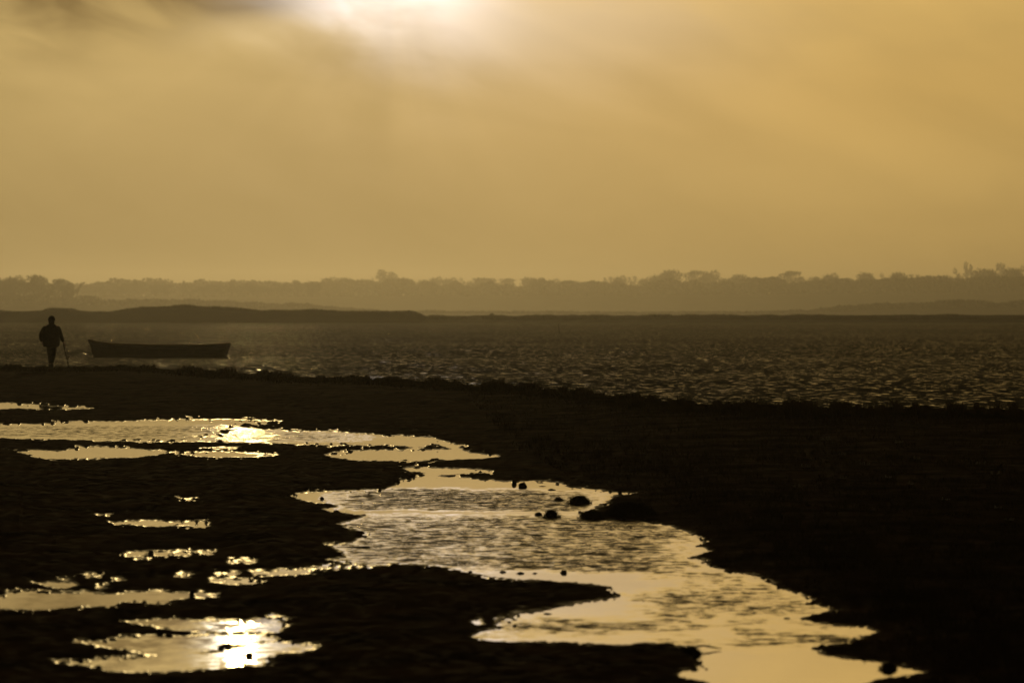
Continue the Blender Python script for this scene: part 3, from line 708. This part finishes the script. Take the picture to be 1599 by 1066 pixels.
o1, xs1, hz1 = ridge('dune_island', isl, 584, 60, M_land, 5, back=.2)
reed = [(-600,491),(600,493),(760,493.5),(900,493),(1100,492.5),(1599,492),(2300,492)]
o2, xs2, hz2 = ridge('reed_bank', reed, 660, 50, M_land, 8, back=.1)
def fringe(name, xs, hz, Y, n, h0, h1, label, cat, mat, seed, spread=8, clump=20.0, wd=.12):
    q = rng.uniform(xs[0], xs[-1], n); y = Y + rng.uniform(-spread, spread, n)
    k = sstep(-.1, .25, fbm(q / clump, y * 0, 4, seed))
    h = (h0 + (h1 - h0) * k * rng.uniform(.3, 1, n))
    z = np.interp(q, xs, hz) - .3
    v, f = blades(np.stack([(q - CX) / F * Y, y, z], 1), h + .3, np.full(n, wd), .12)
    return tag(link(name, np_mesh(name, v, f), mat), label, cat, kind='stuff')
fringe('dune_grass', xs1, hz1, 584 + 27, 26000, .03, .38, 'rough low growth covering the dark dune island across the lagoon', 'scrub', M_reed, 3)
fringe('reeds', xs2, hz2, 660 + 22, 26000, .05, .45, 'thin dark reed belt along the far lagoon shore', 'reeds', M_reed, 4)

# bush on the reed strip
def leaf_cloud(lobes, n, size, seed, flat=1.0):
    r = np.random.default_rng(seed); L = np.array(lobes, float); wv = (L[:, 3] * L[:, 4] * L[:, 5]) ** (2 / 3); idx = r.choice(len(L), n, p=wv / wv.sum())
    d = r.normal(size=(n, 3)); d /= np.linalg.norm(d, axis=1)[:, None]
    rad = r.uniform(.35, 1, n) ** .45 * (1 + .14 * r.normal(size=n))
    c = L[idx, :3] + d * L[idx, 3:6] * rad[:, None]
    a = r.normal(size=(n, 3)); a /= np.linalg.norm(a, axis=1)[:, None]; b = np.cross(a, r.normal(size=(n, 3))); b /= np.linalg.norm(b, axis=1)[:, None]
    s = size * r.uniform(.5, 1.25, n)[:, None]
    v = np.stack([c - a * s, c - b * s * .8, c + a * s, c + b * s * .8], 1).reshape(-1, 3)
    return v, np.arange(n * 4).reshape(-1, 4)
Yb = 690; pb = at(768, 495, Yb)
b_ = empty('round_bush', (pb.x, Yb, pb.z - .4)); tag(b_, 'single small round bush standing up from the far reed belt', 'bush')
v, f = leaf_cloud([(0, 0, .85, .55, .5, .55), (.2, 0, .6, .6, .5, .5), (-.3, 0, .5, .5, .4, .45)], 500, .12, 3); link('foliage', np_mesh('foliage', v, f), M_leaf, b_)
bm = bmesh.new(); tube(bm, [(0, 0, -.3), (.02, 0, .5)], [.06, .04], 6); bm_obj(bm, 'stem', M_bark, b_)

# rising mainland behind
def hillpts(l): return l
m1 = [(-600,474),(0,474),(150,476),(300,478),(480,481),(560,487),(700,489),(1000,490),(1250,489),(1370,483),(1450,480),(1599,479),(2300,478)]
o3, xs3, hz3 = ridge('near_hill', m1, 1800, 300, M_land, 11, rough=.5, back=.0, foot=-.3)
m2 = [(-600,462),(0,462),(400,462),(800,460),(1200,458),(1599,455),(2300,455)]
o4, xs4, hz4 = ridge('far_hill', m2, 2500, 1200, M_land, 12, rough=.5, back=.0, foot=-.3, x0=-700, x1=2500)

def wood(name, xs, hz, Y, spread, n, hmax, size, label, seed, fadex=None):
    r = np.random.default_rng(seed); q = r.uniform(xs[0], xs[-1], n); y = Y + r.uniform(-spread, spread, n)
    env = .45 + 1.1 * vnoise(q / 13, q * 0, seed) * .6 + .4 * vnoise(q / 45, q * 0, seed + 1)
    if fadex is not None: env = env * np.interp(q, fadex[0], fadex[1])
    z = np.interp(q, xs, hz) + hmax * env * r.uniform(-.05, 1, n) ** 0.8 if False else np.interp(q, xs, hz) - 2 + (hmax * env + 2) * r.uniform(0, 1, n) ** .7
    c = np.stack([(q - CX) / F * Y, y, z], 1)
    a = r.normal(size=(n, 3)); a /= np.linalg.norm(a, axis=1)[:, None]; b = np.cross(a, r.normal(size=(n, 3))); b /= np.linalg.norm(b, axis=1)[:, None]
    s = size * r.uniform(.5, 1.2, n)[:, None]
    v = np.stack([c - a * s, c - b * s, c + a * s, c + b * s], 1).reshape(-1, 3)
    return tag(link(name, np_mesh(name, v, np.arange(n * 4).reshape(-1, 4)), M_leaf), label, 'woodland', kind='stuff')
wood('hedgerow', xs3, hz3, 1800 + 135, 30, 50000, 3.6, 1.0, 'dim low scrub in front of the hazy far treeline', 31, ([-600, 0, 480, 600, 1200, 1380, 2300], [1.5, 1.5, .8, .3, .3, 1, 1.2]))
wood('wood', xs4, hz4, 2500 + 540, 110, 100000, 12.5, 2.0, 'hazy solid mass of far woodland below the treeline crowns', 32)

# ------------------------------------------------------------------ trees of the skyline
def proto(kind, seed):
    r = random.Random(seed); H_ = 1.0
    L = []
    if kind == 'round':
        for i in range(9): L.append((r.uniform(-.26, .26), r.uniform(-.26, .26), r.uniform(.45, .78), r.uniform(.16, .26), r.uniform(.16, .26), r.uniform(.13, .22)))
        L.append((0, 0, .60, .36, .36, .30))
        for i in range(7): L.append((r.uniform(-.3, .3), r.uniform(-.26, .26), r.uniform(.12, .45), r.uniform(.16, .24), .2, r.uniform(.10, .18)))
    elif kind == 'flat':
        for i in range(9): L.append((r.uniform(-.36, .36), r.uniform(-.26, .26), r.uniform(.15, .58), r.uniform(.14, .22), .2, r.uniform(.10, .16)))
        for i in range(8): L.append((r.uniform(-.42, .42), r.uniform(-.3, .3), r.uniform(.72, .85), r.uniform(.12, .22), r.uniform(.12, .2), r.uniform(.06, .11)))
        L.append((.05, 0, .66, .26, .26, .16)); L.append((-.15, 0, .6, .2, .2, .14))
    elif kind == 'tall':
        for i in range(8): L.append((r.uniform(-.11, .11), r.uniform(-.1, .1), .3 + .08 * i, r.uniform(.10, .16), r.uniform(.1, .16), .12))
    elif kind == 'conifer':
        for i in range(9): L.append((r.uniform(-.02, .02), 0, .22 + .083 * i, .19 * (1 - i / 9.6), .19 * (1 - i / 9.6), .055))
    elif kind == 'ragged':
        for i in range(11): L.append((r.uniform(-.34, .34), r.uniform(-.25, .25), r.uniform(.45, .9), r.uniform(.07, .15), r.uniform(.06, .15), r.uniform(.06, .12)))
        for i in range(8): L.append((r.uniform(-.36, .36), r.uniform(-.25, .25), r.uniform(.12, .5), r.uniform(.14, .22), .2, r.uniform(.10, .16)))
    elif kind == 'leaning':
        for i in range(5): L.append((.05 + .07 * i, 0, .45 + .1 * i, .10, .08, .08))
        L.append((-.08, 0, .5, .1, .1, .1)); L.append((.42, 0, .88, .12, .07, .04))
    n = {'round': 2600, 'flat': 2200, 'tall': 1000, 'conifer': 900, 'ragged': 1900, 'leaning': 450}[kind]
    v, f = leaf_cloud(L, n, {'round': .032, 'conifer': .022, 'leaning': .025}.get(kind, .027), seed)
    cm = np_mesh('crown_' + kind, v, f)
    bm = bmesh.new(); topz = .62 if kind not in ('conifer', 'tall') else .85
    bend = .22 if kind == 'leaning' else r.uniform(-.04, .04)
    tube(bm, [(0, 0, -.08), (bend * .2, 0, .15), (bend * .6, 0, .4), (bend, 0, topz)], [.035, .026, .019, .007], 7)
    for i in range(6):
        l = L[i % len(L)]; z = r.uniform(.2, .45); tube(bm, [(bend * z, 0, z), (l[0] * .55 + bend * z * .4, l[1] * .5, (z + l[2]) / 2 + .03), (l[0], l[1], l[2])], [.013, .009, .004], 5)
    bmesh.ops.recalc_face_normals(bm, faces=bm.faces); tm = bpy.data.meshes.new('trunk_' + kind); bm.to_mesh(tm); bm.free()
    cm.materials.append(M_leaf); tm.materials.append(M_bark); return cm, tm
PROTO = {k: [proto(k, s * 13 + i) for s in range(n)] for i, (k, n) in enumerate((('round', 4), ('flat', 3), ('tall', 2), ('conifer', 2), ('ragged', 3), ('leaning', 1)))}
WORD = {'round': ['rounded', 'domed', 'bushy'], 'flat': ['flat-topped', 'spreading', 'low wide'], 'tall': ['tall narrow', 'upright'], 'conifer': ['pointed', 'spiky conical'], 'ragged': ['ragged', 'thin-leaved', 'uneven']}
ORD = ['first', 'second', 'third', 'fourth', 'fifth', 'sixth', 'seventh', 'eighth', 'ninth', 'tenth']
# (px, top row, width px, kind, special label or None, landmark phrase that starts counting)
T_ = [
 (8,433,34,'round','rounded dark tree at the very left end of the near grove',None),
 (23,430,34,'round','dark tree with a small tuft on top, second in the left grove',None),
 (50,426.5,44,'round','tallest tree of the dark grove above the walker',None),
 (69,435,32,'ragged','ragged tree just right of the tallest one in the left grove',None),
 (92,432,30,'flat','open flat-topped tree in the left grove with sky showing through',None),
 (104,438,24,'round','small bushy tree between the flat-topped and the leaning tree',None),
 (118,439,20,'leaning','leaning forked tree at the right end of the dark left grove','the leaning forked tree'),
 (141,443,32,'round',0,0),(164,437.5,30,'flat',0,0),(183,436,26,'ragged',0,0),(202,435.5,26,'ragged',0,0),(216,440,28,'round',0,0),(243,442,28,'round',0,0),(262,442,26,'flat',0,0),
 (287,436,15,'conifer','narrow pointed conifer, the first sharp spire of the misty treeline','the first sharp conifer'),
 (300,442,22,'ragged',0,0),(318,446,22,'round',0,0),(331,442,26,'round',0,0),(346,442,24,'flat',0,0),
 (362,436,18,'conifer','broader spiky conifer, second sharp spire of the misty treeline','the second sharp conifer'),
 (382,440,32,'round',0,0),(402,445,26,'round',0,0),(419,441,30,'ragged',0,0),(441,439,30,'round',0,0),(465,437,18,'tall',0,0),(488,437,34,'round',0,0),
 (514,432,30,'round','rounded tree at the left shoulder of the raised left-centre clump','the raised clump shoulder'),
 (537,431,38,'round',0,0),(560,435,26,'round',0,0),(572,433,22,'flat',0,0),(583,434,16,'ragged',0,0),
 (599,420.5,21,'tall','left and higher of the two tall trees standing side by side',None),
 (615,424,20,'tall','right and lower of the two tall trees standing side by side','the two tall side-by-side trees'),
 (636,433,30,'flat',0,0),(658,435,28,'round',0,0),(681,431.5,24,'round',0,0),(703,433,28,'round',0,0),(722,434,20,'ragged',0,0),(743,431.5,30,'round',0,0),(764,431,28,'flat',0,0),
 (792,432,32,'flat',0,0),
 (824,430,30,'round','neat domed tree at the middle of the picture treeline','the neat domed middle tree'),
 (845,433,24,'ragged',0,0),(863,435,28,'round',0,0),(889,437,34,'flat',0,0),(914,438,28,'round',0,0),(936,437,26,'flat',0,0),(953,432,22,'ragged',0,0),(968,430,24,'round',0,0),(991,431,22,'ragged',0,0),(1008,433,20,'round',0,0),
 (1029,427,32,'round','sloping left shoulder tree joined to the biggest dome',None),
 (1049,418,44,'round','biggest dome-shaped tree, standing high right of centre','the biggest dome-shaped tree'),
 (1086,420,34,'flat',0,0),(1109,422,32,'round',0,0),(1132,432,28,'round',0,0),(1155,425.5,36,'round',0,0),(1186,434,32,'flat',0,0),(1211,434,24,'round',0,0),
 (1235,421,36,'flat','broad level-topped tree right of the big dome group','the broad level-topped tree'),
 (1268,430,30,'round',0,0),(1297,426,28,'round',0,0),(1321,431,26,'flat',0,0),(1351,422,32,'round',0,0),(1379,427,26,'ragged',0,0),
 (1404,422,36,'round','wide arched tree with a notch on its right side','the wide arched tree'),
 (1424,427,24,'ragged',0,0),(1452,430,32,'flat',0,0),(1477,427,28,'round',0,0),(1494,420,26,'ragged',0,0),
 (1508,409,9,'tall','left of the two thin faint poplars near the right edge',None),
 (1517,412,8,'tall','right and shorter of the two thin faint poplars near the right edge',None),
 (1538,415.5,48,'round','largest rounded tree near the right edge of the treeline',None),
 (1563,411,22,'tall','faint tall tree behind the gap near the right edge',None),
 (1582,414,34,'round','full tree second from the right end of the treeline',None),
 (1600,416,34,'ragged','uneven tree cut by the right edge of the treeline',None)]
land, cnt, lab_used = '', 0, {}
for i, (px, ty, wp, kind, lab, mark) in enumerate(T_):
    Y = 1950 if i < 7 else (2700 if i < 26 else 3400)
    if i >= 7: Y += random.uniform(-60, 60)
    if kind == 'tall' and px > 1500 and wp < 25: Y = 4900
    xs_, hz_ = (xs3, hz3) if i < 7 else (xs4, hz4)
    top_z = HC + (HY - ty) / F * Y; base = HC + (HY - (467 if i < 7 else 459)) / F * Y - 1.0
    hgt = (top_z - base) / .97; wid = wp * Y / F * 1.12
    p = at(px, 460, Y)
    o = empty('tree', (p.x, Y, base), random.uniform(-.25, .25))
    cm, tm = random.choice(PROTO[kind])
    sx = wid / {'round': .95, 'flat': 1.0, 'tall': .42, 'conifer': .40, 'ragged': .9, 'leaning': .75}[kind]
    c = link('crown', cm, None, o); t = link('trunk', tm, None, o)
    for q in (c, t): q.scale = (sx, sx * .8, hgt)
    if lab: label = lab
    else:
        label = f"{random.choice(WORD[kind])} misty tree, {ORD[cnt]} to the right of {land}"; cnt += 1
    if mark: land, cnt = mark, 0
    tag(o, label, 'tree', 'trees of the far skyline')

# ------------------------------------------------------------------ haze over lagoon and shores
bm = bmesh.new(); x0, x1, y0, y1, z0, z1 = -4200, 4200, -220, 5400, -2.7, 78
bmesh.ops.create_cube(bm, size=1, matrix=Matrix.Translation(((x0 + x1) / 2, (y0 + y1) / 2, (z0 + z1) / 2)) @ Matrix.Diagonal((x1 - x0, y1 - y0, z1 - z0, 1)))
me = bpy.data.meshes.new('haze'); bm.to_mesh(me); bm.free()
hm = bpy.data.materials.new('haze'); hm.use_nodes = True; t = hm.node_tree; t.nodes.clear()
pv = t.nodes.new('ShaderNodeVolumePrincipled'); pv.inputs['Color'].default_value = (0.92, 0.90, 0.86, 1); pv.inputs['Density'].default_value = HAZE; pv.inputs['Anisotropy'].default_value = HAZE_G
om = t.nodes.new('ShaderNodeOutputMaterial'); t.links.new(pv.outputs[0], om.inputs['Volume'])
tag(link('haze', me, hm), kind='stuff')
hz_o = bpy.data.objects['haze']; hz_o['label'] = 'golden evening haze over the whole lagoon'; hz_o['category'] = 'haze'
